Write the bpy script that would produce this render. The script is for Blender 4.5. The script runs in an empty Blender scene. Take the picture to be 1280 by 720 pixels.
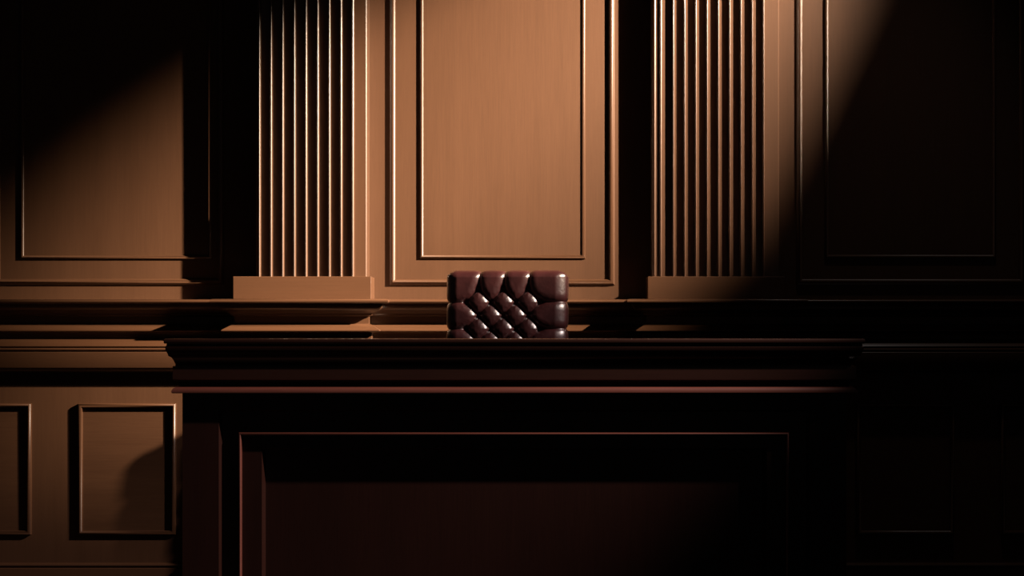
import bpy, bmesh, math
import numpy as np
from mathutils import Vector, Matrix

C = bpy.context.scene.collection
scene = bpy.context.scene
PI = math.pi

# ------------------------------------------------------------------ camera, world, light
CAM_D, CAM_Z, FPX = 9.0, 1.4, 1980.0          # distance to the wall, eye height, focal length in pixels
cam = bpy.data.cameras.new('camera')
cam.sensor_width = 36.0
cam.lens = FPX * 36.0 / 1280.0
cam.shift_y = 60.0 / 1280.0
cam.clip_end = 60
camo = bpy.data.objects.new('camera', cam)
C.objects.link(camo)
camo.location = (0, -CAM_D, CAM_Z)
camo.rotation_euler = (PI / 2, 0, 0)
scene.camera = camo

world = bpy.data.worlds.new('world')
scene.world = world
world.use_nodes = True
bg = world.node_tree.nodes['Background']
bg.inputs[0].default_value = (1.0, 0.86, 0.78, 1)
bg.inputs[1].default_value = 0.006

def spotlight(name, pos, aim, watts, colour, half, blend, radius):
    l = bpy.data.lights.new(name, 'SPOT')
    l.energy = watts
    l.color = colour
    l.spot_size = 2 * half
    l.spot_blend = blend
    l.shadow_soft_size = radius
    o = bpy.data.objects.new(name, l)
    C.objects.link(o)
    o.location = pos
    o.rotation_euler = (Vector(aim) - Vector(pos)).to_track_quat('-Z', 'Y').to_euler()
    return o


KEY_POS, KEY_AIM, KEY_R = Vector((5.89, -3.2, 5.225)), Vector((0.42, 0.0, 2.579)), 0.07
spotlight('key_spotlight', KEY_POS, KEY_AIM, 33000, (1.0, 0.79, 0.58), 0.200, 0.640, KEY_R)
BENCH_POS, BENCH_AIM = Vector((4.2, -2.93, 4.5)), Vector((-0.75, -1.8, 0.9))
spotlight('bench_spotlight', BENCH_POS, BENCH_AIM, 2700, (1.0, 0.82, 0.76), 0.265, 1.0, 0.05)
spotlight('wall_downlight', (2.3, -1.1, 5.6), (2.25, -0.25, 0.6), 38, (1.0, 0.9, 0.85), 0.36, 1.0, 0.05)

scene.view_settings.view_transform = 'Standard'
scene.view_settings.look = 'None'
scene.view_settings.exposure = 0.0
scene.view_settings.gamma = 1.0
scene.view_settings.use_curve_mapping = False


def WX(px, Y):          # metres across for a measured column at depth Y
    return (px - 640.0) * (CAM_D + Y) / FPX


def WZ(py, Y):          # height for a measured row at depth Y
    return CAM_Z + (420.0 - py) * (CAM_D + Y) / FPX


# ------------------------------------------------------------------ materials
def new_mat(name):
    m = bpy.data.materials.new(name)
    m.use_nodes = True
    nt = m.node_tree
    return m, nt, nt.nodes['Principled BSDF']


def wood(name, dark, light, axis='Z', rough=0.4, spec=0.5, coat=0.0, bump=0.05):
    m, nt, b = new_mat(name)
    N, L = nt.nodes, nt.links
    tc = N.new('ShaderNodeTexCoord')
    mp = N.new('ShaderNodeMapping')
    s = {'Z': (1, 1, 0.035), 'X': (0.035, 1, 1)}[axis]
    mp.inputs['Scale'].default_value = s
    L.new(tc.outputs['Object'], mp.inputs['Vector'])
    fine = N.new('ShaderNodeTexNoise')
    fine.inputs['Scale'].default_value = 150
    fine.inputs['Detail'].default_value = 5
    fine.inputs['Roughness'].default_value = 0.65
    L.new(mp.outputs[0], fine.inputs['Vector'])
    broad = N.new('ShaderNodeTexNoise')
    broad.inputs['Scale'].default_value = 9
    broad.inputs['Detail'].default_value = 3
    L.new(mp.outputs[0], broad.inputs['Vector'])
    mix = N.new('ShaderNodeMath')
    mix.operation = 'MULTIPLY_ADD'
    mix.inputs[1].default_value = 0.6
    L.new(fine.outputs['Fac'], mix.inputs[0])
    m2 = N.new('ShaderNodeMath')
    m2.operation = 'MULTIPLY'
    m2.inputs[1].default_value = 0.4
    L.new(broad.outputs['Fac'], m2.inputs[0])
    L.new(m2.outputs[0], mix.inputs[2])
    cr = N.new('ShaderNodeValToRGB')
    cr.color_ramp.elements[0].position = 0.3
    cr.color_ramp.elements[0].color = (*dark, 1)
    cr.color_ramp.elements[1].position = 0.7
    cr.color_ramp.elements[1].color = (*light, 1)
    L.new(mix.outputs[0], cr.inputs[0])
    L.new(cr.outputs[0], b.inputs['Base Color'])
    b.inputs['Roughness'].default_value = rough
    b.inputs['Specular IOR Level'].default_value = spec
    b.inputs['Coat Weight'].default_value = coat
    b.inputs['Coat Roughness'].default_value = 0.22
    bp = N.new('ShaderNodeBump')
    bp.inputs['Strength'].default_value = bump
    bp.inputs['Distance'].default_value = 0.002
    L.new(fine.outputs['Fac'], bp.inputs['Height'])
    L.new(bp.outputs[0], b.inputs['Normal'])
    return m


M_WALL = wood('walnut_wall', (0.0670, 0.0295, 0.0139), (0.0880, 0.0400, 0.0198), 'Z', 0.42)
M_TRIM = wood('walnut_trim', (0.0682, 0.0295, 0.0139), (0.0868, 0.0391, 0.0192), 'X', 0.34, 0.7)
M_PANELV = wood('walnut_moulding', (0.0682, 0.0295, 0.0140), (0.0868, 0.0391, 0.0192), 'Z', 0.38, 0.6, 0.0, 0.02)
M_TRIMV = wood('walnut_upright', (0.0682, 0.0295, 0.0139), (0.0868, 0.0391, 0.0192), 'Z', 0.34, 0.9, 0.6, 0.01)
M_FIELD = wood('walnut_crossgrain', (0.0620, 0.0267, 0.0124), (0.0880, 0.0397, 0.0192), 'X', 0.42)
M_DESK_LIT = wood('mahogany_desk_lit', (0.10, 0.028, 0.018), (0.15, 0.044, 0.029), 'X', 0.33, 1.0, 0.5)  # same wood as the body; lighter red paints in the light on mouldings
M_CROWN_SHADE = wood('mahogany_top_shaded', (0.022, 0.0066, 0.0036), (0.033, 0.0105, 0.006), 'X', 0.28, 1.0, 0.5)  # same wood again, shade on crown and top put into the colour
M_DESKV_SHADE = wood('mahogany_upright_shaded', (0.015, 0.0040, 0.0022), (0.023, 0.0066, 0.0038), 'Z', 0.30, 0.9)  # front and sides, tone lowered to paint their shade
M_FLOOR = wood('dark_floor_boards', (0.025, 0.011, 0.006), (0.045, 0.02, 0.011), 'X', 0.5)


def leather():
    m, nt, b = new_mat('oxblood_leather')
    N, L = nt.nodes, nt.links
    tc = N.new('ShaderNodeTexCoord')
    n = N.new('ShaderNodeTexNoise')
    n.inputs['Scale'].default_value = 14
    n.inputs['Detail'].default_value = 4
    L.new(tc.outputs['Object'], n.inputs['Vector'])
    cr = N.new('ShaderNodeValToRGB')
    cr.color_ramp.elements[0].position = 0.3
    cr.color_ramp.elements[0].color = (0.034, 0.0075, 0.008, 1)
    cr.color_ramp.elements[1].position = 0.75
    cr.color_ramp.elements[1].color = (0.064, 0.0155, 0.016, 1)
    L.new(n.outputs['Fac'], cr.inputs[0])
    L.new(cr.outputs[0], b.inputs['Base Color'])
    b.inputs['Roughness'].default_value = 0.34
    b.inputs['Specular IOR Level'].default_value = 1.0
    b.inputs['Coat Weight'].default_value = 0.8
    b.inputs['Coat Roughness'].default_value = 0.28
    v = N.new('ShaderNodeTexVoronoi')
    v.inputs['Scale'].default_value = 420
    L.new(tc.outputs['Object'], v.inputs['Vector'])
    n2 = N.new('ShaderNodeTexNoise')
    n2.inputs['Scale'].default_value = 45
    n2.inputs['Detail'].default_value = 3
    L.new(tc.outputs['Object'], n2.inputs['Vector'])
    ad = N.new('ShaderNodeMath')
    ad.operation = 'MULTIPLY_ADD'
    ad.inputs[1].default_value = 0.25
    L.new(v.outputs['Distance'], ad.inputs[0])
    L.new(n2.outputs['Fac'], ad.inputs[2])
    bp = N.new('ShaderNodeBump')
    bp.inputs['Strength'].default_value = 0.35
    bp.inputs['Distance'].default_value = 0.004
    L.new(ad.outputs[0], bp.inputs['Height'])
    L.new(bp.outputs[0], b.inputs['Normal'])
    return m


M_LEATHER = leather()
M_METAL, _nt, _b = new_mat('black_metal')
_b.inputs['Base Color'].default_value = (0.03, 0.028, 0.027, 1)
_b.inputs['Metallic'].default_value = 0.8
_b.inputs['Roughness'].default_value = 0.35


# ------------------------------------------------------------------ mesh helpers
def obj(name, bm, mat, parent=None, smooth=False, bevel=0.0):
    bmesh.ops.recalc_face_normals(bm, faces=bm.faces)
    me = bpy.data.meshes.new(name)
    bm.to_mesh(me)
    bm.free()
    me.materials.append(mat)
    if smooth:
        me.polygons.foreach_set('use_smooth', [True] * len(me.polygons))
        if smooth != 'all':
            me.set_sharp_from_angle(angle=math.radians(38))
    o = bpy.data.objects.new(name, me)
    C.objects.link(o)
    if parent:
        o.parent = parent
        o.matrix_parent_inverse = Matrix.Identity(4)
        if parent.get('abs'):
            o.location = -Vector(parent['abs'])
    if bevel:
        bv = o.modifiers.new('bevel', 'BEVEL')
        bv.width = bevel
        bv.segments = 2
        bv.limit_method = 'ANGLE'
        bv.angle_limit = math.radians(35)
    return o


def thing(name, label, cat, loc, group=None, world_coords=True):
    """Empty at the base of a thing; parts written in world coordinates are shifted to it."""
    o = bpy.data.objects.new(name, None)
    C.objects.link(o)
    o.location = loc
    o.empty_display_size = 0.2
    o['label'] = label
    o['category'] = cat
    if group:
        o['group'] = group
    if world_coords:
        o['abs'] = list(loc)
    return o


def struct(o):
    o['kind'] = 'structure'
    return o


def box(bm, x0, x1, y0, y1, z0, z1):
    v = [bm.verts.new(p) for p in ((x0, y0, z0), (x1, y0, z0), (x1, y1, z0), (x0, y1, z0),
                                   (x0, y0, z1), (x1, y0, z1), (x1, y1, z1), (x0, y1, z1))]
    for f in ((0, 1, 2, 3), (4, 7, 6, 5), (0, 4, 5, 1), (1, 5, 6, 2), (2, 6, 7, 3), (3, 7, 4, 0)):
        bm.faces.new([v[i] for i in f])


def sweep(bm, path, closed, profile, fn):
    """profile [(lateral, height)] closed polygon carried along a mitred 2-D path; fn maps (a, b, h) to xyz."""
    n = len(path)
    rings = []
    for i in range(n):
        p = Vector(path[i])
        d0 = (p - Vector(path[i - 1])).normalized() if (closed or i > 0) else None
        d1 = (Vector(path[(i + 1) % n]) - p).normalized() if (closed or i < n - 1) else None
        if d0 is None: d0 = d1
        if d1 is None: d1 = d0
        n0 = Vector((d0.y, -d0.x)); n1 = Vector((d1.y, -d1.x))
        m = (n0 + n1) / (1 + n0.dot(n1))
        rings.append([bm.verts.new(fn(p.x + m.x * l, p.y + m.y * l, h)) for l, h in profile])
    k = len(profile)
    for i in range(n if closed else n - 1):
        a, b = rings[i], rings[(i + 1) % n]
        for j in range(k):
            bm.faces.new((a[j], a[(j + 1) % k], b[(j + 1) % k], b[j]))
    if not closed:
        bm.faces.new(rings[0]); bm.faces.new(rings[-1])


def frame_mesh(x0, x1, z0, z1, ywall, profile):
    """picture-frame moulding on a wall facing -Y; lateral > 0 is away from the middle."""
    bm = bmesh.new()
    path = [(x0, z0), (x1, z0), (x1, z1), (x0, z1)]
    sweep(bm, path, True, profile, lambda a, b, h: (a, ywall - h, b))
    return bm


def bead(w, h, seg=8, y=0.0):
    """rounded bead profile: w wide, h proud"""
    pts = [(-w / 2, y - 0.004)]
    for i in range(seg + 1):
        t = PI * i / seg
        pts.append((-w / 2 * math.cos(t), y + h * (0.35 + 0.65 * math.sin(t)) if 0 < i < seg else y + 0.35 * h))
    pts.append((w / 2, y - 0.004))
    return pts


# ------------------------------------------------------------------ setting: floor, wall, trims
WALL_X0, WALL_X1, WALL_TOP = -5.0, 7.5, 5.8
WAIN_Y = -0.115

bm = bmesh.new(); box(bm, WALL_X0, WALL_X1, -11.0, 0.2, -0.1, 0.0)
struct(obj('floor', bm, M_FLOOR))
bm = bmesh.new(); box(bm, WALL_X0, WALL_X1, 0.0, 0.2, 0.0, WALL_TOP)
struct(obj('wall_back', bm, M_WALL))

LB = (-1.461, -0.881)      # plan edges of the two pedestals under the pilasters
RB = (0.833, 1.426)
BRK = 0.10
plan = [(WALL_X0, 0), (LB[0], 0), (LB[0], -BRK), (LB[1], -BRK), (LB[1], 0),
        (RB[0], 0), (RB[0], -BRK), (RB[1], -BRK), (RB[1], 0), (WALL_X1, 0)]

# wainscot (lower panelling)
bm = bmesh.new()
sweep(bm, [(WALL_X0, 0), (WALL_X1, 0)], False, [(0.0, 0.0), (0.115, 0.0), (0.115, 1.2), (0.0, 1.2)], lambda a, b, h: (a, b, h))
struct(obj('wall_wainscot', bm, M_WALL))

dado = [(0.0, 1.604), (0.186, 1.604), (0.194, 1.602), (0.199, 1.597), (0.200, 1.592), (0.199, 1.587), (0.194, 1.582),
        (0.180, 1.579), (0.168, 1.578), (0.166, 1.572), (0.158, 1.556), (0.140, 1.541), (0.118, 1.531), (0.104, 1.525),
        (0.100, 1.516), (0.092, 1.512), (0.085, 1.508), (0.083, 1.468), (0.100, 1.461), (0.118, 1.450), (0.140, 1.437),
        (0.146, 1.433), (0.146, 1.428), (0.141, 1.424), (0.118, 1.422), (0.104, 1.417), (0.100, 1.405), (0.100, 1.384),
        (0.120, 1.378), (0.140, 1.366), (0.160, 1.348), (0.164, 1.343), (0.160, 1.339), (0.150, 1.337), (0.150, 1.334),
        (0.168, 1.332), (0.175, 1.329), (0.177, 1.325), (0.174, 1.321), (0.160, 1.319), (0.160, 1.312), (0.198, 1.310),
        (0.200, 1.308), (0.200, 1.226), (0.198, 1.223), (0.150, 1.221), (0.140, 1.205), (0.125, 1.198), (0.105, 1.196),
        (0.105, 1.19), (-0.01, 1.19)]
straight = [(WALL_X0, 0), (WALL_X1, 0)]
cut = dado.index((0.100, 1.384))
bm = bmesh.new()
sweep(bm, plan, False, [(-0.01, 1.604)] + dado[1:cut + 1] + [(-0.01, 1.384)], lambda a, b, h: (a, b, h))
struct(obj('trim_1', bm, M_TRIM, smooth=True))
bm = bmesh.new()
sweep(bm, straight, False, [(-0.01, 1.384)] + dado[cut:], lambda a, b, h: (a, b, h))
struct(obj('trim_2', bm, M_TRIM, smooth=True))

base = [(0.1, 0.0), (0.135, 0.0), (0.135, 0.098), (0.129, 0.104), (0.129, 0.108), (0.137, 0.111), (0.140, 0.117),
        (0.137, 0.123), (0.125, 0.128), (0.1, 0.13)]
bm = bmesh.new()
sweep(bm, straight, False, base, lambda a, b, h: (a, b, h))
struct(obj('baseboard_back', bm, M_TRIM, smooth=True))

# ------------------------------------------------------------------ upper wall panels
OUTER = [(-0.013, -0.004), (-0.013, 0.006), (-0.010, 0.013), (-0.004, 0.020), (0.003, 0.022), (0.009, 0.019),
         (0.013, 0.012), (0.016, 0.010), (0.020, 0.006), (0.021, -0.004)]
INNER = [(-0.010, -0.004), (-0.010, 0.006), (-0.006, 0.012), (0.0, 0.015), (0.006, 0.013), (0.010, 0.007), (0.010, -0.004)]
FIELD = 0.004


def upper_panel(label, out, inn, top_out=4.95, top_in=4.80):
    xo0, xo1, zo = WX(out[0], -0.01), WX(out[1], -0.01), WZ(out[2], -0.01)
    xi0, xi1, zi = WX(inn[0], -0.01), WX(inn[1], -0.01), WZ(inn[2], -0.01)
    t = thing('wall_panel', label, 'wall panel', ((xo0 + xo1) / 2, 0, zo), 'tall upper wall panels')
    obj('outer_moulding', frame_mesh(xo0, xo1, zo, top_out, 0, OUTER), M_PANELV, t, True)
    obj('inner_moulding', frame_mesh(xi0, xi1, zi, top_in, 0, INNER), M_PANELV, t, True)
    bm = bmesh.new()
    box(bm, xi0, xi1, -FIELD, 0.0, zi, top_in)
    obj('panel_field', bm, M_WALL, t)


upper_panel('wide tall walnut wall panel between the two fluted pilasters, brightly lit behind the chair',
            (491.5, 764.0, 352.0), (527.0, 729.5, 321.0))
upper_panel('tall walnut wall panel left of the left pilaster, its right part in hard shadow',
            (-3.0, 275.0, 351.5), (27.5, 262.0, 321.5))
upper_panel('tall walnut wall panel right of the right pilaster, fading into darkness',
            (1000.5, 1277.0, 351.5), (1033.5, 1243.0, 320.8))


# ------------------------------------------------------------------ pilasters
def pilaster(label, base_px, base_y, plate_px, plate_y, ribs, small, rib_h, rib_w):
    b0, b1 = WX(base_px[0], base_y), WX(base_px[1], base_y)
    zb, zt = 1.604, WZ(345.5, base_y)
    t = thing('fluted_pilaster', label, 'pilaster', ((b0 + b1) / 2, base_y / 2, zb), 'fluted pilasters')
    bm = bmesh.new(); box(bm, b0, b1, base_y, 0.0, zb, zt)
    obj('base_block', bm, M_TRIM, t, bevel=0.0035)
    p0, p1 = WX(plate_px[0], plate_y), WX(plate_px[1], plate_y)
    # shaft outline in plan, with its reeds, pulled upwards
    pts = [(p0, 0.0), (p0, plate_y + 0.004), (p0 + 0.004, plate_y)]
    reeds = sorted([(c, rib_w, rib_h) for c in ribs] + [(c, w, h) for c, w, h in small])
    for c, w, h in reeds:
        cx = WX(c, plate_y - h)
        pts.append((cx - w / 2, plate_y))
        for i in range(0, 9):
            a = PI * i / 8
            pts.append((cx - w / 2 * math.cos(a), plate_y - h * (0.45 + 0.55 * math.sin(a))))
        pts.append((cx + w / 2, plate_y))
    pts += [(p1 - 0.006, plate_y), (p1, plate_y + 0.006), (p1, 0.0)]
    bm = bmesh.new()
    lo = [bm.verts.new((x, y, zt - 0.001)) for x, y in pts]
    hi = [bm.verts.new((x, y, WALL_TOP - 0.01)) for x, y in pts]
    k = len(pts)
    for i in range(k):
        bm.faces.new((lo[i], lo[(i + 1) % k], hi[(i + 1) % k], hi[i]))
    bm.faces.new(lo); bm.faces.new(hi)
    obj('shaft', bm, M_TRIMV, t, True)
    return t


pilaster('fluted walnut pilaster on the left, standing on its pale lit base block',
         (291, 464), -0.21, (320.5, 458.5), -0.169, [324 + 14.6 * i for i in range(9)], [], 0.026, 0.016)
pilaster('fluted walnut pilaster on the right, its base block in dim light',
         (809.5, 981), -0.15, (815, 974), -0.110, [842 + 14.1 * i for i in range(9)],
         [(818.2, 0.013, 0.008), (826, 0.0135, 0.012)], 0.028, 0.0125)

# ------------------------------------------------------------------ lower (wainscot) panels
LOW = [(-0.011, -0.004), (-0.011, 0.018), (-0.007, 0.025), (0.0, 0.028), (0.007, 0.025), (0.011, 0.018), (0.011, -0.004)]


def low_panel(label, x0, x1, y0=507.0, y1=666.0):
    Y = WAIN_Y - 0.02
    a, b, zt, zb = WX(x0, Y), WX(x1, Y), WZ(y0, Y), WZ(y1, Y)
    t = thing('wainscot_panel', label, 'wall panel', ((a + b) / 2, WAIN_Y, zb), 'low wainscot panels')
    obj('frame_moulding', frame_mesh(a, b, zb, zt, WAIN_Y, LOW), M_TRIM, t, True)
    bm = bmesh.new(); box(bm, a, b, WAIN_Y - 0.003, WAIN_Y + 0.001, zb, zt)
    obj('panel_field', bm, M_FIELD, t)


low_panel('low square wainscot panel directly left of the desk, with a soft shadow across its face', 100, 217)
low_panel('low wainscot panel cut by the left edge of the photo', -81, 36)
low_panel('low dark wainscot panel directly right of the desk', 1074, 1190.5)
low_panel('low dark wainscot panel cut by the right edge of the photo', 1254, 1370)

# ------------------------------------------------------------------ dais behind the bench
F = -1.90                       # front plane of the desk body
DX0, DX1 = WX(228, F), WX(1058, F)
DBACK = -1.35
bm = bmesh.new(); box(bm, DX0 + 0.05, DX1 - 0.05, F + 0.27, -0.262, 0.0, 0.42)
struct(obj('floor_dais', bm, M_FLOOR))

# ------------------------------------------------------------------ added stage lamp, unseen, whose leaves trim the key beam
lamp = thing('added_stage_lamp', 'added black stage spotlight on a tall stand, unseen, with two barn doors cutting the key beam', 'lamp',
             (KEY_POS.x, KEY_POS.y, 0))
A = (KEY_AIM - KEY_POS).normalized()
U = A.cross(Vector((0, 0, 1))).normalized()
V = U.cross(A)
frame = Matrix((U, V, A)).transposed().to_4x4()
frame.translation = KEY_POS
bm = bmesh.new()
prof = [(0.0, -0.42), (0.13, -0.42), (0.15, -0.38), (0.15, -0.10), (0.17, -0.09), (0.17, 0.02), (0.155, 0.02), (0.155, -0.09), (0.13, -0.12), (0.0, -0.12)]
rr = []
for k in range(32):
    a_ = 2 * PI * k / 32
    rr.append([bm.verts.new(frame @ Vector((r_ * math.cos(a_), r_ * math.sin(a_), z_))) for r_, z_ in prof])
for k in range(32):
    for j in range(len(prof) - 1):
        bm.faces.new((rr[k][j], rr[k][j + 1], rr[(k + 1) % 32][j + 1], rr[(k + 1) % 32][j]))
bmesh.ops.remove_doubles(bm, verts=bm.verts, dist=1e-5)
obj('housing', bm, M_METAL, lamp, True)
# barn doors: two metal leaves added half a metre down the beam to cut it
S_, LEAVES = 2 * KEY_R / 0.303, ((2.6845, 0.014), (5.4446, 0.1544))
leaf_frames = []
for TH, OFF in LEAVES:
    e = Vector((math.cos(TH), math.sin(TH), 0)); g = Vector((-e.y, e.x, 0))
    p0 = -OFF * S_ * e
    leaf_frames.append((e, g, p0))
    bm = bmesh.new()
    vs = []
    for zz in (S_, S_ + 0.004):
        for u_, w_ in ((0, -0.26), (0, 0.26), (-0.36, 0.26), (-0.36, -0.26)):
            vs.append(bm.verts.new(frame @ (p0 + e * u_ + g * w_ + Vector((0, 0, zz)))))
    for f in ((0, 1, 2, 3), (7, 6, 5, 4), (0, 4, 5, 1), (1, 5, 6, 2), (2, 6, 7, 3), (3, 7, 4, 0)):
        bm.faces.new([vs[i] for i in f])
    obj('beam_flag', bm, M_METAL, lamp)


def rod(bm, p, q, r):
    d = q - p
    bmesh.ops.create_cone(bm, cap_ends=True, segments=12, radius1=r, radius2=r, depth=d.length,
                          matrix=Matrix.Translation((p + q) / 2) @ d.to_track_quat('Z', 'Y').to_matrix().to_4x4())


bm = bmesh.new()
for e, g, p0 in leaf_frames:
    for w_ in (-0.2, 0.2):
        rod(bm, frame @ (-0.16 * e + g * w_ * 0.3 + Vector((0, 0, -0.05))), frame @ (p0 - e * 0.3 + g * w_ + Vector((0, 0, S_))), 0.008)
obj('door_arm', bm, M_METAL, lamp, True)
bm = bmesh.new()
hub = frame @ Vector((0, 0, -0.25))
base_pt = Vector((hub.x, hub.y, 0.02))
rod(bm, base_pt, Vector((hub.x, hub.y, hub.z - 0.16)), 0.022)
obj('stand_pole', bm, M_METAL, lamp, True)
for k in range(3):
    a_ = 2 * PI * k / 3 + 0.5
    bm = bmesh.new()
    rod(bm, base_pt + Vector((0, 0, 0.6)), base_pt + Vector((0.6 * math.cos(a_), 0.6 * math.sin(a_), 0.0)), 0.014)
    obj('leg', bm, M_METAL, lamp, True)

# ------------------------------------------------------------------ judge's bench
desk = thing('judge_bench', 'long dark mahogany judge\'s bench with moulded top in front of the chair', 'desk',
             ((DX0 + DX1) / 2, (F + DBACK) / 2, 0))
dz = lambda py, out=0.05: WZ(py, F - out)
upath = [(DX0, DBACK), (DX0, F), (DX1, F), (DX1, DBACK)]
TOPZ = dz(423.3, .07)
bm = bmesh.new()
# top board (runs right through) as an overhanging slab with a rounded nosing
zb = dz(429.5)
slab = [(0.0, TOPZ), (0.062, TOPZ), (0.067, TOPZ - 0.002), (0.069, TOPZ - 0.006), (0.069, zb + 0.004), (0.066, zb), (0.0, zb)]
sweep(bm, upath, False, slab, lambda a, b, h: (a, b, h))
box(bm, DX0, DX1, F, DBACK, zb, TOPZ)
obj('desk_top', bm, M_CROWN_SHADE, desk, True)

bm = bmesh.new()
crown = [(0.0, dz(429.5)), (0.058, dz(429.5)), (0.059, dz(432)), (0.064, dz(433.5)), (0.062, dz(438)), (0.055, dz(442)), (0.052, dz(445)),
         (0.040, dz(447)), (0.034, dz(450)), (0.026, dz(455)), (0.026, dz(457)), (0.036, dz(458)), (0.036, dz(474)),
         (0.030, dz(476)), (0.018, dz(477)), (0.014, dz(482)), (0.0, dz(482))]
sweep(bm, upath, False, crown, lambda a, b, h: (a, b, h))
obj('crown_moulding', bm, M_CROWN_SHADE, desk, True)

bm = bmesh.new()
ledge = [(0.0, dz(482)), (0.020, dz(483)), (0.034, dz(485.5)), (0.041, dz(488.5)), (0.041, dz(490.8)), (0.038, dz(491.8)), (0.0, dz(492))]
sweep(bm, upath, False, ledge, lambda a, b, h: (a, b, h))
obj('ledge_moulding', bm, M_DESK_LIT, desk, True)

# body: a panelled front with stepped recesses
bm = bmesh.new()
dx = lambda px, dep=0.0: WX(px, F + dep)
zt = lambda py, dep=0.0: WZ(py, F + dep)
rings = [(DX0, DX1, 0.0, dz(482), 0.27), (DX0, DX1, 0.0, dz(482), 0.0),
         (dx(273.5), dx(1012), 0.17, zt(512), 0.0), (dx(277), dx(1009), 0.182, zt(515), 0.030),
         (dx(326), dx(960), 0.27, zt(561), 0.030), (dx(329.0), dx(956), 0.28, zt(564), 0.072),
         (dx(345), dx(941), 0.33, zt(586), 0.072)]
vr = []
for x0, x1, z0, z1, d in rings:
    vr.append([bm.verts.new((x, F + d, z)) for x, z in ((x0, z0), (x1, z0), (x1, z1), (x0, z1))])
for a, b in zip(vr, vr[1:]):
    for j in range(4):
        bm.faces.new((a[j], a[(j + 1) % 4], b[(j + 1) % 4], b[j]))
bm.faces.new(vr[0]); bm.faces.new(vr[-1])
obj('front_panel', bm, M_DESKV_SHADE, desk)
fm = [(-0.006, -0.004), (-0.006, 0.015), (-0.003, 0.022), (0.0, 0.024), (0.004, 0.022), (0.007, 0.015), (0.007, -0.004)]
obj('panel_moulding', frame_mesh(dx(300.5, .02), dx(984, .02), 0.22, zt(542.3, .02), F + 0.030, fm), M_DESK_LIT, desk, True)
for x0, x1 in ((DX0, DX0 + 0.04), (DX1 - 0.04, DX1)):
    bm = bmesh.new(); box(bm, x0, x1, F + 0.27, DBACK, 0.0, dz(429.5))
    obj('side_panel', bm, M_DESKV_SHADE, desk, bevel=0.002)

# ------------------------------------------------------------------ tufted chair
CH_Y = -0.80
CH_TOP = WZ(339.0, CH_Y - 0.06)
chair = thing('tufted_chair', 'oxblood leather chair with a diamond-tufted backrest, rising behind the bench', 'chair',
              (WX(634.5, CH_Y), CH_Y, 0.42), world_coords=False)
chair.rotation_euler = (0, 0, math.radians(-7))
HT = CH_TOP - 0.42            # height of the top over the dais
W, H, T = 0.612, 0.84, 0.13   # backrest
PXM = 0.00412
btn = []                      # button lattice (x, depth below the top)
SX, SZ = 31.2 * PXM, 16.6 * PXM
X0 = -3.6 * PXM
for r in range(11):
    zz = 22 * PXM + r * SZ
    n = 3 if r % 2 == 0 else 4
    for i in range(n):
        btn.append((X0 + (i - (n - 1) / 2) * SX, zz, r, i))
segs = []
bd = {(r, i): (x, z) for x, z, r, i in btn}
for (r, i), (x, z) in bd.items():
    if r % 2 == 0:
        for j in (i, i + 1):
            for rr in (r - 1, r + 1):
                if (rr, j) in bd:
                    segs.append(((x, z), bd[(rr, j)]))
        if r == 0:
            segs.append(((x, z), (x + 3.5 * PXM, -0.05)))
    else:
        if i == 0: segs.append(((x, z), (-W / 2 - 0.05, z + 0.004)))
        if i == 3: segs.append(((x, z), (W / 2 + 0.05, z - 0.002)))
for i in (0, 1, 2):
    segs.append((bd[(10, i)], (bd[(10, i)][0], H + 0.05)))


def edge_axis(L0, L1, r, n):
    """samples between L0 and L1, dense at both ends"""
    e = [r * (1 - math.cos(PI / 2 * k / 10)) for k in range(10)]
    mid = list(np.linspace(r, (L1 - L0) - r, n))
    return np.array([L0 + v for v in e] + [L0 + v for v in mid] + [L1 - v for v in reversed(e)])


R = 0.030
RX = 0.052
xs = edge_axis(-W / 2, W / 2, RX, 170)
zs = edge_axis(0, H, R, 230)
GX, GZ = np.meshgrid(xs, zs)
ex = W / 2 - np.abs(GX); ez = np.minimum(GZ, H - GZ)
qx = np.clip(1 - ex / RX, 0, 1) * R; qz = np.clip(R - ez, 0, R)
q = np.sqrt(qx ** 2 + qz ** 2)
qn = R * np.minimum(q / R, 1) ** 1.25
inset = R - np.sqrt(np.maximum(R * R - qn * qn, 0))
dist = np.full(GX.shape, 9.0)
for (ax, az), (bx, bz) in segs:
    dxs, dzs = bx - ax, bz - az
    tt = np.clip(((GX - ax) * dxs + (GZ - az) * dzs) / (dxs * dxs + dzs * dzs), 0, 1)
    dist = np.minimum(dist, np.hypot(GX - ax - tt * dxs, GZ - az - tt * dzs))
bdist = np.full(GX.shape, 9.0)
for x, z, r, i in btn:
    bdist = np.minimum(bdist, np.hypot(GX - x, GZ - z))
u = np.clip(dist / 0.044, 0, 1)
puff = 0.026 * np.sqrt(1 - (1 - u) ** 2)
puff = puff - 0.016 * np.exp(-(bdist / 0.015) ** 2) + 0.006 * np.clip(bdist / 0.05, 0, 1)
edgew = 1 - 0.55 * np.clip(q / R, 0, 1)
nx = np.sign(GX) * qx / R * 0.55
nz = np.where(GZ < H / 2, 1, -1) * qz / R * 0.5     # z measured downwards
PXx = GX + nx * (puff - 0.02)
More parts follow.
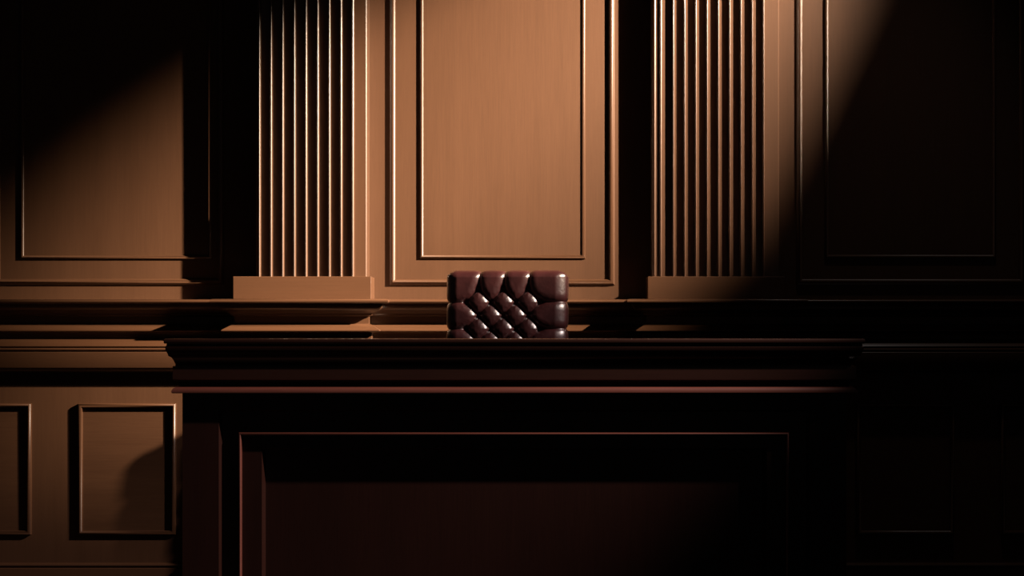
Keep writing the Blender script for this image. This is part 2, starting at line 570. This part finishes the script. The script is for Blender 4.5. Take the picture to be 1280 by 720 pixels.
# round the corners in the outline too
over = np.clip(q - R, 0, None)
scl = np.where(over > 0, R / np.maximum(q, 1e-6), 1)
PXx = np.where(over > 0, np.sign(GX) * (W / 2 - RX + qx * scl * RX / R), PXx)
PZz = GZ - nz * (-(puff - 0.02)) * -1
PZz = np.where(over > 0, np.where(GZ < H / 2, R - qz * scl, H - R + qz * scl), PZz)
PY = -T / 2 + inset - puff * edgew
bm = bmesh.new()
recl = 0.07
nzr, nxc = GX.shape
front = [[bm.verts.new((PXx[j, i], PY[j, i] - recl * PZz[j, i] + 0.02, HT - PZz[j, i])) for i in range(nxc)] for j in range(nzr)]
for j in range(nzr - 1):
    for i in range(nxc - 1):
        bm.faces.new((front[j][i], front[j][i + 1], front[j + 1][i + 1], front[j + 1][i]))
loop = [(0, i) for i in range(nxc)] + [(j, nxc - 1) for j in range(1, nzr)] + \
       [(nzr - 1, i) for i in range(nxc - 2, -1, -1)] + [(j, 0) for j in range(nzr - 2, 0, -1)]
prev = [front[j][i] for j, i in loop]
for yy, sh in ((0.0, 1.0), (T / 2 - 0.02, 1.0), (T / 2, 0.96)):
    ring = []
    for v in [front[j][i] for j, i in loop]:
        zc = HT - H / 2
        zl = HT - v.co.z
        ring.append(bm.verts.new((v.co.x * sh, yy - recl * zl + 0.02, zc + (v.co.z - zc) * sh)))
    n = len(ring)
    for i in range(n):
        bm.faces.new((prev[i], prev[(i + 1) % n], ring[(i + 1) % n], ring[i]))
    prev = ring
bm.faces.new(prev)
back = obj('backrest', bm, M_LEATHER, chair, 'all')

# leather-covered buttons, sub-parts of the backrest
bmb = bmesh.new()
bmesh.ops.create_uvsphere(bmb, u_segments=14, v_segments=8, radius=0.0085)
bmesh.ops.scale(bmb, vec=(1, 0.55, 1), verts=bmb.verts)
b0 = None
for x, z, r, i in btn:
    jz = int(np.argmin(np.abs(zs - z))); ix = int(np.argmin(np.abs(xs - x)))
    y = PY[jz, ix] - recl * z + 0.018
    if b0 is None:
        b0 = obj('button', bmb, M_LEATHER, back, 'all')
        b = b0
    else:
        b = b0.copy(); C.objects.link(b); b.parent = back
    b.location = (x, y, HT - z)

# seat, arms, base (mostly hidden behind the bench)
bm = bmesh.new()
box(bm, -0.27, 0.27, -0.58, -0.13, 0.36, 0.48)
o = obj('seat', bm, M_LEATHER, chair, True, bevel=0.035); o.modifiers['bevel'].segments = 4
for s in (-1, 1):
    bm = bmesh.new()
    box(bm, s * 0.32 - 0.03, s * 0.32 + 0.03, -0.48, -0.10, 0.63, 0.68)
    box(bm, s * 0.32 - 0.02, s * 0.32 + 0.02, -0.42, -0.36, 0.42, 0.64)
    box(bm, min(s * 0.34, s * 0.24), max(s * 0.34, s * 0.24), -0.42, -0.36, 0.40, 0.44)
    obj('armrest', bm, M_LEATHER, chair, True, bevel=0.012)
bm = bmesh.new()
bmesh.ops.create_cone(bm, cap_ends=True, segments=24, radius1=0.032, radius2=0.026, depth=0.29,
                      matrix=Matrix.Translation((0, -0.33, 0.225)))
obj('gas_column', bm, M_METAL, chair, True)
bm = bmesh.new()
box(bm, -0.10, 0.10, -0.43, -0.02, 0.345, 0.368)
obj('seat_bracket', bm, M_METAL, chair, bevel=0.004)
leg0 = wh0 = None
for k in range(5):
    a = 2 * PI * k / 5 + 0.3
    if leg0 is None:
        bm = bmesh.new()
        v = []
        for px_, w_, z0_, z1_ in ((0.0, 0.03, 0.07, 0.13), (0.28, 0.018, 0.055, 0.08)):
            v.append([bm.verts.new(p) for p in ((px_, -w_, z0_), (px_, w_, z0_), (px_, w_, z1_), (px_, -w_, z1_))])
        for j in range(4):
            bm.faces.new((v[0][j], v[0][(j + 1) % 4], v[1][(j + 1) % 4], v[1][j]))
        bm.faces.new(v[0]); bm.faces.new(v[1])
        leg = leg0 = obj('leg', bm, M_METAL, chair, bevel=0.004)
        bm = bmesh.new()
        bmesh.ops.create_cone(bm, cap_ends=True, segments=20, radius1=0.028, radius2=0.028, depth=0.04,
                              matrix=Matrix.Translation((0.27, 0, 0.028)) @ Matrix.Rotation(PI / 2, 4, 'X'))
        wh = wh0 = obj('caster', bm, M_METAL, leg, True)
    else:
        leg = leg0.copy(); C.objects.link(leg); leg.parent = chair
        wh = wh0.copy(); C.objects.link(wh); wh.parent = leg
    leg.location = (0, -0.33, 0)
    leg.rotation_euler = (0, 0, a)

for o in list(C.objects):
    if 'abs' in o:
        del o['abs']
